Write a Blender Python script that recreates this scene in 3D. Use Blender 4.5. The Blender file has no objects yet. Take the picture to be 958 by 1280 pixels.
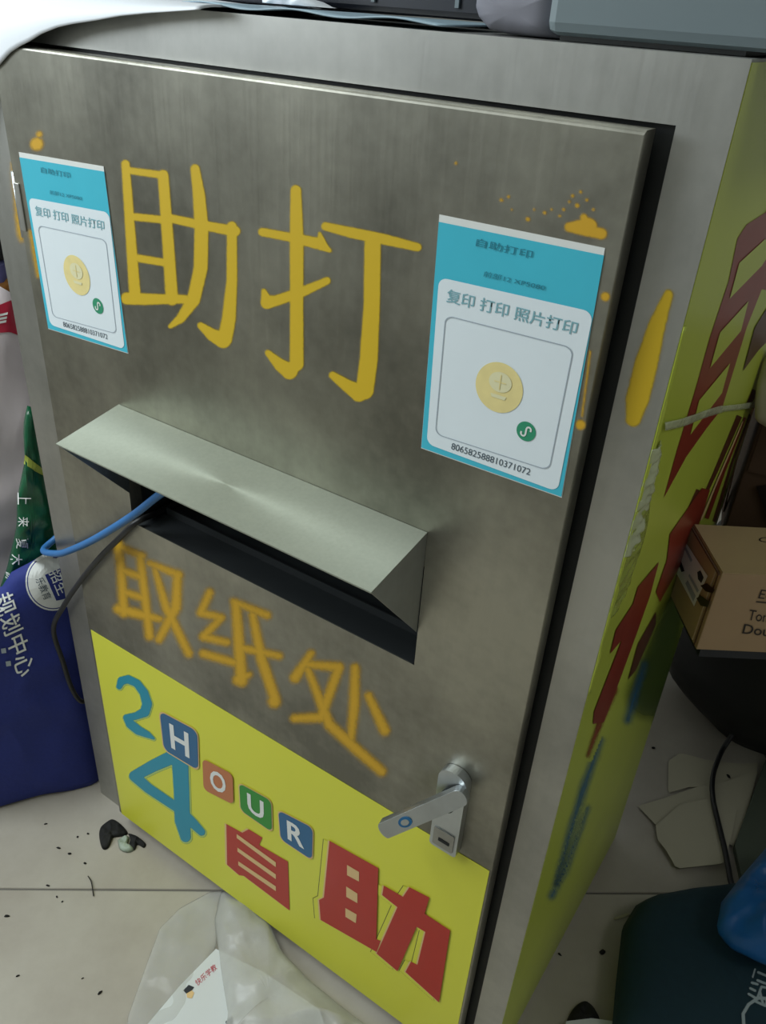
import bpy, bmesh, math, random
import numpy as np
from mathutils import Vector, Matrix, noise
from mathutils.geometry import tessellate_polygon
from mathutils.bvhtree import BVHTree
random.seed(7)
sc = bpy.context.scene
COL = sc.collection

# ------------------------------------------------------------------ camera
S = .72; ZF = 1.775; F = 1031.7654
R = np.array([[0.8228271465391807, 0.5652501921350429, 0.0587171798495638],
              [0.340650492494963, -0.4078845808869246, -0.8471053126014713],
              [-0.4548766084127959, 0.7170232834197191, -0.5281712621421927]])
CAM = S * np.array([1.26668769, -0.82836282, 0.0898971 + ZF])
cd = bpy.data.cameras.new('camera'); cam = bpy.data.objects.new('camera', cd); COL.objects.link(cam)
cd.sensor_fit = 'VERTICAL'; cd.sensor_height = 36; cd.lens = F / 1280 * 36; cd.clip_start = .02
m = Matrix([[R[0][i], -R[1][i], -R[2][i], CAM[i]] for i in range(3)] + [[0, 0, 0, 1]])
cam.matrix_world = m
sc.camera = cam

# ------------------------------------------------------------------ world, exposure, lights
w = bpy.data.worlds.new('world'); sc.world = w; w.use_nodes = True
w.node_tree.nodes['Background'].inputs[0].default_value = (.80, .90, 1, 1)
w.node_tree.nodes['Background'].inputs[1].default_value = .12
sc.view_settings.view_transform = 'Standard'; sc.view_settings.look = 'None'
sc.view_settings.exposure = 0; sc.view_settings.gamma = 1
sc.view_settings.use_curve_mapping = False

def area(name, loc, target, sx, sy, power, color):
    ld = bpy.data.lights.new(name, 'AREA'); ld.shape = 'RECTANGLE'; ld.size = sx; ld.size_y = sy
    ld.energy = power; ld.color = color
    o = bpy.data.objects.new(name, ld); COL.objects.link(o); o.location = loc
    o.rotation_euler = (Vector(target) - Vector(loc)).to_track_quat('-Z', 'Y').to_euler()
    return o
area('ceiling_lamp', (-.55, -.9, 2.62), (-.45, -.85, 0), 1.2, .5, 27, (.93, 1, .97))
area('window_light', (-1.35, -1.25, 1.85), (.3, 0, 1.1),   .9, .8, 25, (.85, .94, 1))
area('side_fill', (2.1, .1, 2.35), (.8, .25, 1.0), .8, .4, 3.6, (.95, .97, 1))  # unseen fill light, added to brighten the wrapped side and the carton

# ------------------------------------------------------------------ helpers
def ray(px, py): return R.T @ np.array([(px - 479) / F, (py - 640) / F, 1])
def aty(px, py, y=0.0):
    d = ray(px, py); return Vector(CAM + d * (y - CAM[1]) / d[1])
def atx(px, py, x):
    d = ray(px, py); return Vector(CAM + d * (x - CAM[0]) / d[0])
def atz(px, py, z=0.0):
    d = ray(px, py); return Vector(CAM + d * (z - CAM[2]) / d[2])
def atplane(px, py, p0, n):
    d = Vector(ray(px, py)); c = Vector(CAM)
    return c + d * ((Vector(p0) - c).dot(Vector(n)) / d.dot(Vector(n)))

def tag(o, label=None, cat=None, group=None, kind=None):
    if label: o['label'] = label
    if cat: o['category'] = cat
    if group: o['group'] = group
    if kind: o['kind'] = kind
    return o
def empty(name, loc, label, cat, group=None):
    o = bpy.data.objects.new(name, None); COL.objects.link(o); o.location = loc; o.empty_display_size = .05
    return tag(o, label, cat, group)
bpy.context.view_layer.update()
def mesh_obj(name, verts, faces, mat, parent=None, smooth=False):
    me = bpy.data.meshes.new(name)
    me.from_pydata([tuple(v) for v in verts], [], faces); me.update()
    return link(name, me, mat, parent, smooth)
def link(name, me, mat, parent=None, smooth=False):
    o = bpy.data.objects.new(name, me); COL.objects.link(o)
    if mat and not me.materials: me.materials.append(mat)
    if smooth:
        for p in me.polygons: p.use_smooth = True
    if parent:
        o.parent = parent
        if parent.type == 'EMPTY': o.matrix_parent_inverse = Matrix.Translation(parent.location).inverted()
    return o
def fixn(me, recalc=True):
    bm = bmesh.new(); bm.from_mesh(me); bmesh.ops.remove_doubles(bm, verts=bm.verts, dist=1e-6)
    bmesh.ops.recalc_face_normals(bm, faces=bm.faces); bm.to_mesh(me); bm.free()
def bevel(o, wd, seg=2):
    md = o.modifiers.new('bevel', 'BEVEL'); md.width = wd; md.segments = seg; md.limit_method = 'ANGLE'
    return o
class MB:
    def __init__(s): s.v = []; s.f = []
    def box(s, x0, x1, y0, y1, z0, z1, M=None):
        b = len(s.v)
        for z in (z0, z1):
            for x, y in ((x0, y0), (x1, y0), (x1, y1), (x0, y1)):
                p = Vector((x, y, z)); s.v.append(M @ p if M else p)
        s.f += [tuple(b + i for i in q) for q in ((0, 3, 2, 1), (4, 5, 6, 7), (0, 1, 5, 4), (1, 2, 6, 5), (2, 3, 7, 6), (3, 0, 4, 7))]
        return s
    def prism(s, pts, off):            # polygon extruded by the vector off
        b = len(s.v); n = len(pts); off = Vector(off)
        s.v += [Vector(p) for p in pts] + [Vector(p) + off for p in pts]
        tri = tessellate_polygon([[Vector(p) for p in pts]])
        s.f += [tuple(b + i for i in t) for t in tri] + [tuple(b + n + i for i in reversed(t)) for t in tri]
        s.f += [(b + i, b + (i + 1) % n, b + n + (i + 1) % n, b + n + i) for i in range(n)]
        return s
    def build(s, name, mat, parent=None, smooth=False, bev=0):
        o = mesh_obj(name, s.v, s.f, mat, parent, smooth); fixn(o.data)
        if bev: bevel(o, bev)
        return o

# ------------------------------------------------------------------ materials
def nt(name):
    m = bpy.data.materials.new(name); m.use_nodes = True
    t = m.node_tree; return m, t, t.nodes['Principled BSDF']
def N(t, typ, **k):
    n = t.nodes.new(typ)
    for a, b in k.items(): setattr(n, a, b)
    return n
def simple(name, col, rough=.6, metal=0, var=.12, scale=30, bump=.0, spec=.5, sheen=0):
    m, t, b = nt(name)
    tc = N(t, 'ShaderNodeTexCoord'); no = N(t, 'ShaderNodeTexNoise'); no.inputs['Scale'].default_value = scale
    no.inputs['Detail'].default_value = 5
    t.links.new(tc.outputs['Object'], no.inputs['Vector'])
    mx = N(t, 'ShaderNodeMix', data_type='RGBA')
    mx.inputs[6].default_value = tuple(c * (1 - var) for c in col) + (1,)
    mx.inputs[7].default_value = tuple(min(1, c * (1 + var)) for c in col) + (1,)
    t.links.new(no.outputs['Fac'], mx.inputs[0]); t.links.new(mx.outputs[2], b.inputs['Base Color'])
    b.inputs['Roughness'].default_value = rough; b.inputs['Metallic'].default_value = metal
    b.inputs['Specular IOR Level'].default_value = spec
    if bump:
        bp = N(t, 'ShaderNodeBump'); bp.inputs['Strength'].default_value = bump; bp.inputs['Distance'].default_value = .002
        t.links.new(no.outputs['Fac'], bp.inputs['Height']); t.links.new(bp.outputs[0], b.inputs['Normal'])
    return m
def steel(name, col, r0=.30, r1=.48, dark=.62, bscale=5.0):
    m, t, b = nt(name)
    tc = N(t, 'ShaderNodeTexCoord')
    mp = N(t, 'ShaderNodeMapping'); mp.inputs['Scale'].default_value = (260, 260, 5)
    t.links.new(tc.outputs['Object'], mp.inputs[0])
    st = N(t, 'ShaderNodeTexNoise'); st.inputs['Scale'].default_value = 1; st.inputs['Detail'].default_value = 4
    t.links.new(mp.outputs[0], st.inputs['Vector'])
    bl = N(t, 'ShaderNodeTexNoise'); bl.inputs['Scale'].default_value = bscale; bl.inputs['Detail'].default_value = 8
    bl.inputs['Roughness'].default_value = .55
    t.links.new(tc.outputs['Object'], bl.inputs['Vector'])
    fine = N(t, 'ShaderNodeTexNoise'); fine.inputs['Scale'].default_value = 70; fine.inputs['Detail'].default_value = 6
    t.links.new(tc.outputs['Object'], fine.inputs['Vector'])
    add = N(t, 'ShaderNodeMath', operation='MULTIPLY_ADD'); t.links.new(fine.outputs['Fac'], add.inputs[0])
    add.inputs[1].default_value = .14; t.links.new(bl.outputs['Fac'], add.inputs[2])
    rp = N(t, 'ShaderNodeValToRGB'); e = rp.color_ramp.elements
    e[0].position = .42; e[0].color = tuple(c * dark for c in col) + (1,)
    e[1].position = .72; e[1].color = tuple(col) + (1,)
    t.links.new(add.outputs[0], rp.inputs[0]); t.links.new(rp.outputs[0], b.inputs['Base Color'])
    mr = N(t, 'ShaderNodeMapRange'); mr.inputs[3].default_value = r0; mr.inputs[4].default_value = r1
    mr.inputs[1].default_value = .3; mr.inputs[2].default_value = .7
    t.links.new(st.outputs['Fac'], mr.inputs[0]); t.links.new(mr.outputs[0], b.inputs['Roughness'])
    b.inputs['Metallic'].default_value = 1
    b.inputs['Anisotropic'].default_value = .35
    bp = N(t, 'ShaderNodeBump'); bp.inputs['Strength'].default_value = .05; bp.inputs['Distance'].default_value = .0006
    t.links.new(st.outputs['Fac'], bp.inputs['Height']); t.links.new(bp.outputs[0], b.inputs['Normal'])
    return m
def spray(name, col, rough=.55, grain=.45, sc_=220, lo=.12, hi=.8, mx_=1.0):
    m, t, b = nt(name)
    b.inputs['Base Color'].default_value = tuple(col) + (1,); b.inputs['Roughness'].default_value = rough
    at = N(t, 'ShaderNodeAttribute'); at.attribute_name = 'alpha'
    tc = N(t, 'ShaderNodeTexCoord'); no = N(t, 'ShaderNodeTexNoise'); no.inputs['Scale'].default_value = sc_
    no.inputs['Detail'].default_value = 3
    t.links.new(tc.outputs['Object'], no.inputs['Vector'])
    a = N(t, 'ShaderNodeMath', operation='SUBTRACT'); t.links.new(no.outputs['Fac'], a.inputs[0]); a.inputs[1].default_value = .5
    c = N(t, 'ShaderNodeMath', operation='MULTIPLY_ADD'); t.links.new(a.outputs[0], c.inputs[0]); c.inputs[1].default_value = grain
    t.links.new(at.outputs['Fac'], c.inputs[2])
    mr = N(t, 'ShaderNodeMapRange', interpolation_type='SMOOTHSTEP'); mr.inputs[1].default_value = lo; mr.inputs[2].default_value = hi; mr.inputs[4].default_value = mx_
    t.links.new(c.outputs[0], mr.inputs[0]); t.links.new(mr.outputs[0], b.inputs['Alpha'])
    return m
def film(name, col, alpha, rough=.2):
    m, t, b = nt(name)
    b.inputs['Base Color'].default_value = tuple(col) + (1,); b.inputs['Roughness'].default_value = rough
    b.inputs['Alpha'].default_value = alpha
    tc = N(t, 'ShaderNodeTexCoord'); no = N(t, 'ShaderNodeTexNoise'); no.inputs['Scale'].default_value = 14
    no.inputs['Detail'].default_value = 6; t.links.new(tc.outputs['Object'], no.inputs['Vector'])
    mr = N(t, 'ShaderNodeMapRange'); mr.inputs[3].default_value = alpha * .6; mr.inputs[4].default_value = min(1, alpha * 1.4)
    t.links.new(no.outputs['Fac'], mr.inputs[0]); t.links.new(mr.outputs[0], b.inputs['Alpha'])
    bp = N(t, 'ShaderNodeBump'); bp.inputs['Strength'].default_value = .5; bp.inputs['Distance'].default_value = .01
    t.links.new(no.outputs['Fac'], bp.inputs['Height']); t.links.new(bp.outputs[0], b.inputs['Normal'])
    return m
M = dict(
    steel=steel('brushed_steel', (.47, .458, .39), .39, .46, .42, 3.2),
    steel_frame=steel('frame_steel', (.56, .56, .53), .42, .48, .66, 3),
    steel_hood=steel('hood_steel', (.47, .50, .43), .66, .75, .88, 3),
    steel_lock=steel('lock_chrome', (.60, .64, .66), .30, .40, .75, 6),
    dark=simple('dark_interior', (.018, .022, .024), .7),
    rubber=simple('black_rubber', (.012, .014, .014), .5),
    paint=spray('yellow_spray_paint', (.66, .44, .012), grain=.3, lo=.05, hi=.85),
    paint_soft=spray('thin_orange_spray_paint', (.70, .40, .02), grain=.35, lo=.0, hi=1.0, mx_=.93),
    yellow=simple('yellow_vinyl', (.72, .72, .055), .42, var=.05, scale=6),
    green_vinyl=simple('yellow_green_vinyl', (.52, .60, .07), .3, var=.14, scale=5),
    red_side=simple('dark_red_print', (.26, .03, .015), .3, var=.2, scale=12),
    brown_side=simple('brown_print', (.10, .03, .012), .35, var=.3, scale=12),
    blue_soft=spray('blue_streak_print', (.01, .13, .28), grain=.3, sc_=60, lo=0, hi=1, mx_=.8),
    red=simple('red_print', (.46, .022, .012), .4, var=.05),
    cream=simple('cream_print', (.75, .52, .24), .45, var=.05),
    line=simple('thin_dark_line_print', (.10, .10, .02), .5),
    teal=spray('teal_print', (.0, .27, .40), rough=.4, grain=0),
    pale=spray('pale_outline_print', (.45, .62, .16), rough=.4, grain=0),
    tblue=simple('blue_tile_print', (.012, .12, .27), .4, var=.04),
    torange=simple('orange_tile_print', (.52, .17, .06), .4, var=.04),
    tgreen=simple('green_tile_print', (.015, .26, .025), .4, var=.04),
    white=simple('white_print', (.80, .82, .80), .45, var=.02),
    cyan=simple('cyan_print', (.06, .52, .68), .35, var=.04),
    poster=simple('poster_white', (.80, .88, .93), .35, var=.02),
    tealtext=simple('grey_teal_text', (.22, .44, .50), .5, var=.03),
    darktext=simple('dark_grey_text', (.07, .10, .13), .5, var=.03),
    cyantext=simple('dark_cyan_text', (.015, .19, .26), .5, var=.03),
    grey=simple('grey_line_print', (.38, .44, .50), .5, var=.03),
    disc=simple('pale_gold_disc', (.85, .72, .32), .5, var=.10, scale=90),
    discin=simple('cream_disc_emblem', (.80, .76, .48), .5, var=.06, scale=90),
    badge=simple('green_badge_print', (.03, .30, .16), .5, var=.03),
    sheet=simple('white_plastic_sheet', (.86, .90, .96), .45, var=.02, scale=4),
    blackdev=simple('black_plastic', (.010, .013, .022), .4),
    casegrey=simple('slate_grey_plastic', (.17, .215, .235), .45, var=.15, scale=4),
    greyfab=simple('grey_cloth', (.22, .22, .26), .8, var=.1, scale=20, bump=.2),
    bluecable=simple('blue_cable_jacket', (.03, .16, .42), .4, var=.03),
    blackcable=simple('black_cable_jacket', (.012, .012, .013), .45),
    tote=simple('royal_blue_nonwoven', (.014, .028, .21), .75, var=.12, scale=160, bump=.25),
    pouch=simple('green_foil', (.004, .085, .035), .22, var=.6, scale=28, bump=.5),
    tagyel=simple('yellow_green_label', (.36, .42, .06), .5),
    pink=simple('pinkish_white_plastic', (.78, .69, .72), .5, var=.12, scale=9, bump=.3),
    redband=simple('crimson_print', (.50, .015, .05), .4, var=.06),
    purple=simple('muted_purple_plastic', (.10, .10, .25), .5),
    orange=simple('dull_orange_plastic', (.40, .17, .03), .5),
    carton=simple('kraft_cardboard', (.40, .27, .15), .8, var=.07, scale=12),
    cartontop=simple('kraft_cardboard_light', (.42, .31, .16), .75, var=.07, scale=12),
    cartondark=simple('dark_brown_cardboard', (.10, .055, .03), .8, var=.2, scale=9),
    cartonedge=simple('cardboard_edge', (.10, .05, .025), .85),
    tape=simple('brown_black_tape', (.02, .013, .01), .4),
    blackbag=simple('black_bag_fabric', (.008, .008, .008), .55, var=.3, scale=14, bump=.4),
    paper=simple('cream_paper', (.50, .47, .35), .8, var=.05, scale=9),
    whitepaper=simple('white_paper', (.68, .72, .72), .7, var=.03, scale=9),
    greybox=simple('grey_green_plastic', (.09, .11, .08), .6, var=.1, scale=9),
    teal_bag=simple('dark_teal_nonwoven', (.004, .030, .045), .75, var=.15, scale=90, bump=.2),
    bluefilm=film('blue_plastic_film', (.02, .17, .50), .62, .3),
    clear=film('cloudy_clear_film', (.70, .70, .66), .30, .22),
    clear2=film('cloudy_clear_film_dense', (.62, .62, .58), .55, .3),
    wall=simple('painted_wall', (.55, .55, .53), .85, var=.03, scale=3),
    ceil=simple('white_ceiling', (.75, .75, .74), .9, var=.02, scale=3),
    grout=simple('dark_grout', (.17, .16, .14), .9),
    dirt=simple('black_dirt', (.006, .006, .005), .8),
    foil=simple('pale_green_scrap', (.32, .38, .30), .5, var=.3, scale=60),
    peel=film('peeling_clear_film', (.72, .76, .50), .55, .15),
    yelfilm=film('yellow_green_film', (.46, .54, .10), .55, .12),
)
m, t, b = nt('ceramic_tile')
tc = N(t, 'ShaderNodeTexCoord'); n1 = N(t, 'ShaderNodeTexNoise'); n1.inputs['Scale'].default_value = 3.5; n1.inputs['Detail'].default_value = 9
n1.inputs['Roughness'].default_value = .65
t.links.new(tc.outputs['Object'], n1.inputs['Vector'])
rp = N(t, 'ShaderNodeValToRGB'); e = rp.color_ramp.elements
e[0].position = .3; e[0].color = (.36, .32, .265, 1); e[1].position = .7; e[1].color = (.50, .47, .40, 1)
t.links.new(n1.outputs['Fac'], rp.inputs[0]); t.links.new(rp.outputs[0], b.inputs['Base Color'])
b.inputs['Roughness'].default_value = .33
M['tile'] = m

# ------------------------------------------------------------------ mapping tools
def poly(name, loops3, mat, parent):       # flat face with holes from 3D loops
    pts = [p for l in loops3 for p in l]
    tri = tessellate_polygon([[Vector(p) for p in l] for l in loops3])
    o = mesh_obj(name, pts, [tuple(t) for t in tri], mat, parent)
    return o
def lift(fn, off):                          # moves a mapper off its surface
    off = Vector(off); return lambda x, y: fn(x, y) + off
front = lambda lay=0: (lambda x, y: aty(x, y, -.00035 * lay))
XS = .7704
side = lambda lay=0: (lambda x, y: atx(x, y, XS + .0005 * lay))
framep = lambda lay=0: (lambda x, y: aty(x, y, .0216 - .0004 * lay))
def pxpoly(name, loops, fn, mat, parent):
    return poly(name, [[fn(*p) for p in l] for l in loops], mat, parent)
def bil(q, u, v):                           # q: TL TR BR BL, v downwards
    return q[0] * (1 - u) * (1 - v) + q[1] * u * (1 - v) + q[2] * u * v + q[3] * (1 - u) * v
def quad3(qpx, fn): return [fn(*p) for p in qpx]
def rounded(q, r, ar=1.0, n=6):
    pts = []
    for cx, cy, a0 in ((r, r * ar, 180), (1 - r, r * ar, 270), (1 - r, 1 - r * ar, 0), (r, 1 - r * ar, 90)):
        for k in range(n + 1):
            a = math.radians(a0 + 90 * k / n)
            pts.append(bil(q, cx + r * math.cos(a), cy + r * ar * math.sin(a)))
    return pts
def text_mesh(s, bold=0.0, vertical=False):
    cu = bpy.data.curves.new('txt', 'FONT'); cu.body = s; cu.offset = bold; cu.resolution_u = 3
    o = bpy.data.objects.new('txt', cu); COL.objects.link(o)
    bpy.context.view_layer.update()
    me = bpy.data.meshes.new_from_object(o.evaluated_get(bpy.context.evaluated_depsgraph_get()))
    bpy.data.objects.remove(o); bpy.data.curves.remove(cu)
    return me
def text(name, s, q, mat, parent, bold=0.0, fit=True, mapper=None):
    """text filled into the 3D quad q (or into the pixel quad q when a mapper is given)"""
    me = text_mesh(s, bold)
    if not me.vertices: return None
    xs = [v.co.x for v in me.vertices]; ys = [v.co.y for v in me.vertices]
    x0, x1, y0, y1 = min(xs), max(xs), min(ys), max(ys)
    if mapper:
        q = [Vector((p[0], p[1], 0)) for p in q]
    for v in me.vertices:
        p = bil(q, (v.co.x - x0) / (x1 - x0), (y1 - v.co.y) / (y1 - y0))
        v.co = mapper(p.x, p.y) if mapper else p
    me.name = name
    return link(name, me, mat, parent)
def paint(name, strokes, fn, mat, parent, cell=2.0, soft=4.0, polys=()):
    """brush strokes [(x,y,width),...] gridded on the surface with a soft edge stored as the attribute alpha"""
    P = np.array([p for s in strokes for p in s], float); mg = soft + 2
    x0 = (P[:, 0] - P[:, 2] / 2).min() - mg; x1 = (P[:, 0] + P[:, 2] / 2).max() + mg
    y0 = (P[:, 1] - P[:, 2] / 2).min() - mg; y1 = (P[:, 1] + P[:, 2] / 2).max() + mg
    nx = int((x1 - x0) / cell) + 2; ny = int((y1 - y0) / cell) + 2
    X, Y = np.meshgrid(x0 + np.arange(nx) * cell, y0 + np.arange(ny) * cell)
    D = np.full(X.shape, 1e9)
    for s in strokes:
        if len(s) == 1: s = [s[0], (s[0][0] + .01, s[0][1], s[0][2])]
        for a, b in zip(s[:-1], s[1:]):
            dx, dy = b[0] - a[0], b[1] - a[1]; L = dx * dx + dy * dy + 1e-9
            tt = np.clip(((X - a[0]) * dx + (Y - a[1]) * dy) / L, 0, 1)
            d = np.hypot(X - a[0] - tt * dx, Y - a[1] - tt * dy) - (a[2] + (b[2] - a[2]) * tt) / 2
            D = np.minimum(D, d)
    A = np.clip(.5 - D / soft, 0, 1)
    idx = -np.ones(X.shape, int); verts = []; al = []; faces = []
    for j in range(ny - 1):
        for i in range(nx - 1):
            if A[j:j + 2, i:i + 2].max() > 0:
                f = []
                for jj, ii in ((j, i), (j + 1, i), (j + 1, i + 1), (j, i + 1)):
                    if idx[jj, ii] < 0:
                        idx[jj, ii] = len(verts); verts.append(fn(X[jj, ii], Y[jj, ii])); al.append(A[jj, ii])
                    f.append(int(idx[jj, ii]))
                faces.append(tuple(f))
    o = mesh_obj(name, verts, faces, mat, parent)
    at = o.data.attributes.new('alpha', 'FLOAT', 'POINT'); at.data.foreach_set('value', np.array(al, np.float32))
    return o
def smooth_path(pts, n=8):
    pts = [Vector(p) for p in pts]; out = []
    P = [pts[0]] + pts + [pts[-1]]
    for i in range(1, len(P) - 2):
        for k in range(n):
            t_ = k / n; a, b_, c, d = P[i - 1], P[i], P[i + 1], P[i + 2]
            out.append(.5 * ((2 * b_) + (c - a) * t_ + (2 * a - 5 * b_ + 4 * c - d) * t_ ** 2 + (3 * b_ - a - 3 * c + d) * t_ ** 3))
    out.append(pts[-1]); return out
def tube(name, pts, r, mat, parent=None, seg=12, path=True):
    P = smooth_path(pts) if path else [Vector(p) for p in pts]
    v = []; f = []; up = Vector((.13, .2, 1)).normalized()
    for i, p in enumerate(P):
        d = (P[min(i + 1, len(P) - 1)] - P[max(i - 1, 0)]).normalized()
        a = d.cross(up).normalized() if abs(d.dot(up)) < .98 else d.cross(Vector((1, 0, 0))).normalized()
        if i and a.dot(pa) < 0: a = -a
        pa = a; b_ = d.cross(a)
        for k in range(seg):
            an = 2 * math.pi * k / seg; v.append(p + (a * math.cos(an) + b_ * math.sin(an)) * r)
    for i in range(len(P) - 1):
        for k in range(seg):
            f.append((i * seg + k, i * seg + (k + 1) % seg, (i + 1) * seg + (k + 1) % seg, (i + 1) * seg + k))
    f.append(tuple(range(seg))); f.append(tuple((len(P) - 1) * seg + k for k in range(seg)))
    o = mesh_obj(name, v, f, mat, parent, True); fixn(o.data); return o
def resample(pts, n):
    pts = [Vector(p) for p in pts]; L = [0]
    for i in range(len(pts)): L.append(L[-1] + (pts[(i + 1) % len(pts)] - pts[i]).length)
    out = []
    for k in range(n):
        s = L[-1] * k / n; i = max(j for j in range(len(pts)) if L[j] <= s)
        q = (s - L[i]) / max(1e-9, L[i + 1] - L[i]); out.append(pts[i].lerp(pts[(i + 1) % len(pts)], q))
    return out
def pillow(name, outline, nrm, tf, tb, mat, parent=None, amp=.004, freq=14, rings=16, n=110, power=3.0, center=None, seed=0, sub=0, zmin=None):
    """closed stuffed bag: the outline is its seam, bulging tf along nrm and tb the other way"""
    nrm = Vector(nrm).normalized(); O = resample(outline, n)
    c = Vector(center) if center else sum(O, Vector()) / n
    v = []; f = []
    def off(p, s):
        q = Vector(p) * freq + Vector((seed * 7.3, s * 3.1, 0))
        return (1 - abs(noise.noise(q)) * 2.4) * amp + noise.noise(q * 2.7) * amp * .5
    for sgn, th in ((1, tf), (-1, tb)):
        for r in range(rings):
            tt = 1 - r / rings
            prof = (1 - tt ** power) ** (.55)
            for p in O:
                q = c.lerp(p, tt); q2 = q + nrm * sgn * (th * prof + off(q, sgn) * min(1, (1 - tt) * 5))
                v.append(q2)
        v.append(c + nrm * sgn * (th + off(c, sgn)))
    m_ = rings * n + 1
    for s in (0, 1):
        b = s * m_
        for r in range(rings - 1):
            for k in range(n):
                q = (b + r * n + k, b + r * n + (k + 1) % n, b + (r + 1) * n + (k + 1) % n, b + (r + 1) * n + k)
                f.append(q)
        for k in range(n): f.append((b + (rings - 1) * n + k, b + (rings - 1) * n + (k + 1) % n, b + m_ - 1))
    if zmin is not None:
        for p in v: p.z = max(p.z, zmin)
    o = mesh_obj(name, v, f, mat, parent, True); fixn(o.data)
    return o
def caster(objs, off=.0012, fallback=None):
    trees = [BVHTree.FromPolygons([tuple(v.co) for v in o.data.vertices], [tuple(p.vertices) for p in o.data.polygons]) for o in objs]
    def fn(x, y):
        d = Vector(ray(x, y)).normalized(); best = None
        for tr in trees:
            h = tr.ray_cast(Vector(CAM), d)
            if h[0] is not None and (best is None or h[3] < best[3]): best = h
        if best is None: return fallback(x, y) if fallback else Vector(CAM) + d * 2
        n = best[1] if best[1].dot(d) < 0 else -best[1]
        return best[0] + n * off
    return fn
def cloth(name, fn, nu, nv, mat, parent=None, th=.0015):
    v = [fn(i / nu, j / nv) for j in range(nv + 1) for i in range(nu + 1)]
    f = [(j * (nu + 1) + i, j * (nu + 1) + i + 1, (j + 1) * (nu + 1) + i + 1, (j + 1) * (nu + 1) + i) for j in range(nv) for i in range(nu)]
    o = mesh_obj(name, v, f, mat, parent, True)
    if th:
        md = o.modifiers.new('thickness', 'SOLIDIFY'); md.thickness = th; md.offset = 0
    return o

# ------------------------------------------------------------------ room shell
X0, X1, Y0, Y1, H = -1.7, 2.5, -2.6, 2.0, 2.75
fl = MB().box(X0, X1, Y0, Y1, -.05, -.0025).build('floor', M['grout']); tag(fl, kind='structure')
P1 = atz(0, 1111); P2 = atz(285, 1113); g = (P2 - P1).normalized(); gn = Vector((-g.y, g.x, 0)); TS = .8; JN = .0035
tile_me = None; og = P1 + g * (.53 - P1.dot(g))
Mrot = Matrix(((g.x, gn.x, 0, 0), (g.y, gn.y, 0, 0), (0, 0, 1, 0), (0, 0, 0, 1)))
for i in range(-4, 6):
    for j in range(-5, 5):
        c = og + g * (i + .5) * TS + gn * (j + .5) * TS
        if not (X0 - .3 < c.x < X1 + .3 and Y0 - .3 < c.y < Y1 + .3): continue
        if tile_me is None:
            h = TS / 2 - JN / 2
            t0 = MB().box(-h, h, -h, h, -.012, 0).build('tile', M['tile'], fl); bevel(t0, .0012, 1); tile_me = t0.data
        else:
            t0 = bpy.data.objects.new('tile', tile_me); COL.objects.link(t0); t0.parent = fl
            md = t0.modifiers.new('bevel', 'BEVEL'); md.width = .0012; md.segments = 1
        t0.matrix_world = Matrix.Translation(c) @ Mrot
for nm, a in (('wall_back', (X0, X1, Y1, Y1 + .1, 0, H)), ('wall_front', (X0, X1, Y0 - .1, Y0, 0, H)),
              ('wall_left', (X0 - .1, X0, Y0, Y1, 0, H)), ('wall_right', (X1, X1 + .1, Y0, Y1, 0, H))):
    tag(MB().box(*a).build(nm, M['wall']), kind='structure')
tag(MB().box(X0, X1, Y0, Y1, H, H + .1).build('ceiling', M['ceil']), kind='structure')

# ------------------------------------------------------------------ the steel cabinet
W = S; DT = .0216                       # door width, frame plane behind door front
XL = -.083; YB = .538; ZT = 1.3235
ZD0 = .029; ZD1 = ZF * S               # door bottom and top
cab = empty('printing_cabinet', (.35, .28, 0), 'tall brushed steel self-service printing cabinet with a hooded slot, spray-painted characters and a yellow sticker', 'cabinet')
GX1 = W + .0125; GZ1 = ZD1 + .003; GX0 = -.002; GZ0 = ZD0 - .006
b = MB()
T = .002
# front frame: ring of four flanges, each with a return lip
b.box(XL, GX0, DT, DT + T, 0, ZT); b.box(GX1, XS, DT, DT + T, 0, ZT)
b.box(GX0, GX1, DT, DT + T, GZ1, ZT); b.box(GX0, GX1, DT, DT + T, 0, GZ0)
b.box(GX1, GX1 + T, DT + T, DT + .03, GZ0, GZ1); b.box(GX0 - T, GX0, DT + T, DT + .03, GZ0, GZ1)
b.box(GX0, GX1, DT + T, DT + .03, GZ1, GZ1 + T)
b.box(XL, XL + T, DT + T, YB, 0, ZT); b.box(XS - T, XS, DT + T, YB, 0, ZT)
b.box(XL + T, XS - T, YB - T, YB, 0, ZT - T); b.box(XL + T, XS - T, DT + T, YB, ZT - T, ZT); b.box(XL + T, XS - T, DT + T + .03, YB - T, .02, .02 + T)
body = b.build('cabinet_body', M['steel_frame'], cab)
b = MB(); sw = .022
b.box(GX0 + sw, GX1 - sw, DT + .008, DT + .014, GZ1 - sw, GZ1); b.box(GX1 - sw, GX1, DT + .008, DT + .014, GZ0, GZ1)
b.box(GX0, GX0 + sw, DT + .008, DT + .014, GZ0, GZ1); b.box(GX0 + sw, GX1 - sw, DT + .008, DT + .014, GZ0, GZ0 + sw)
b.build('door_seal', M['rubber'], cab)
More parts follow.
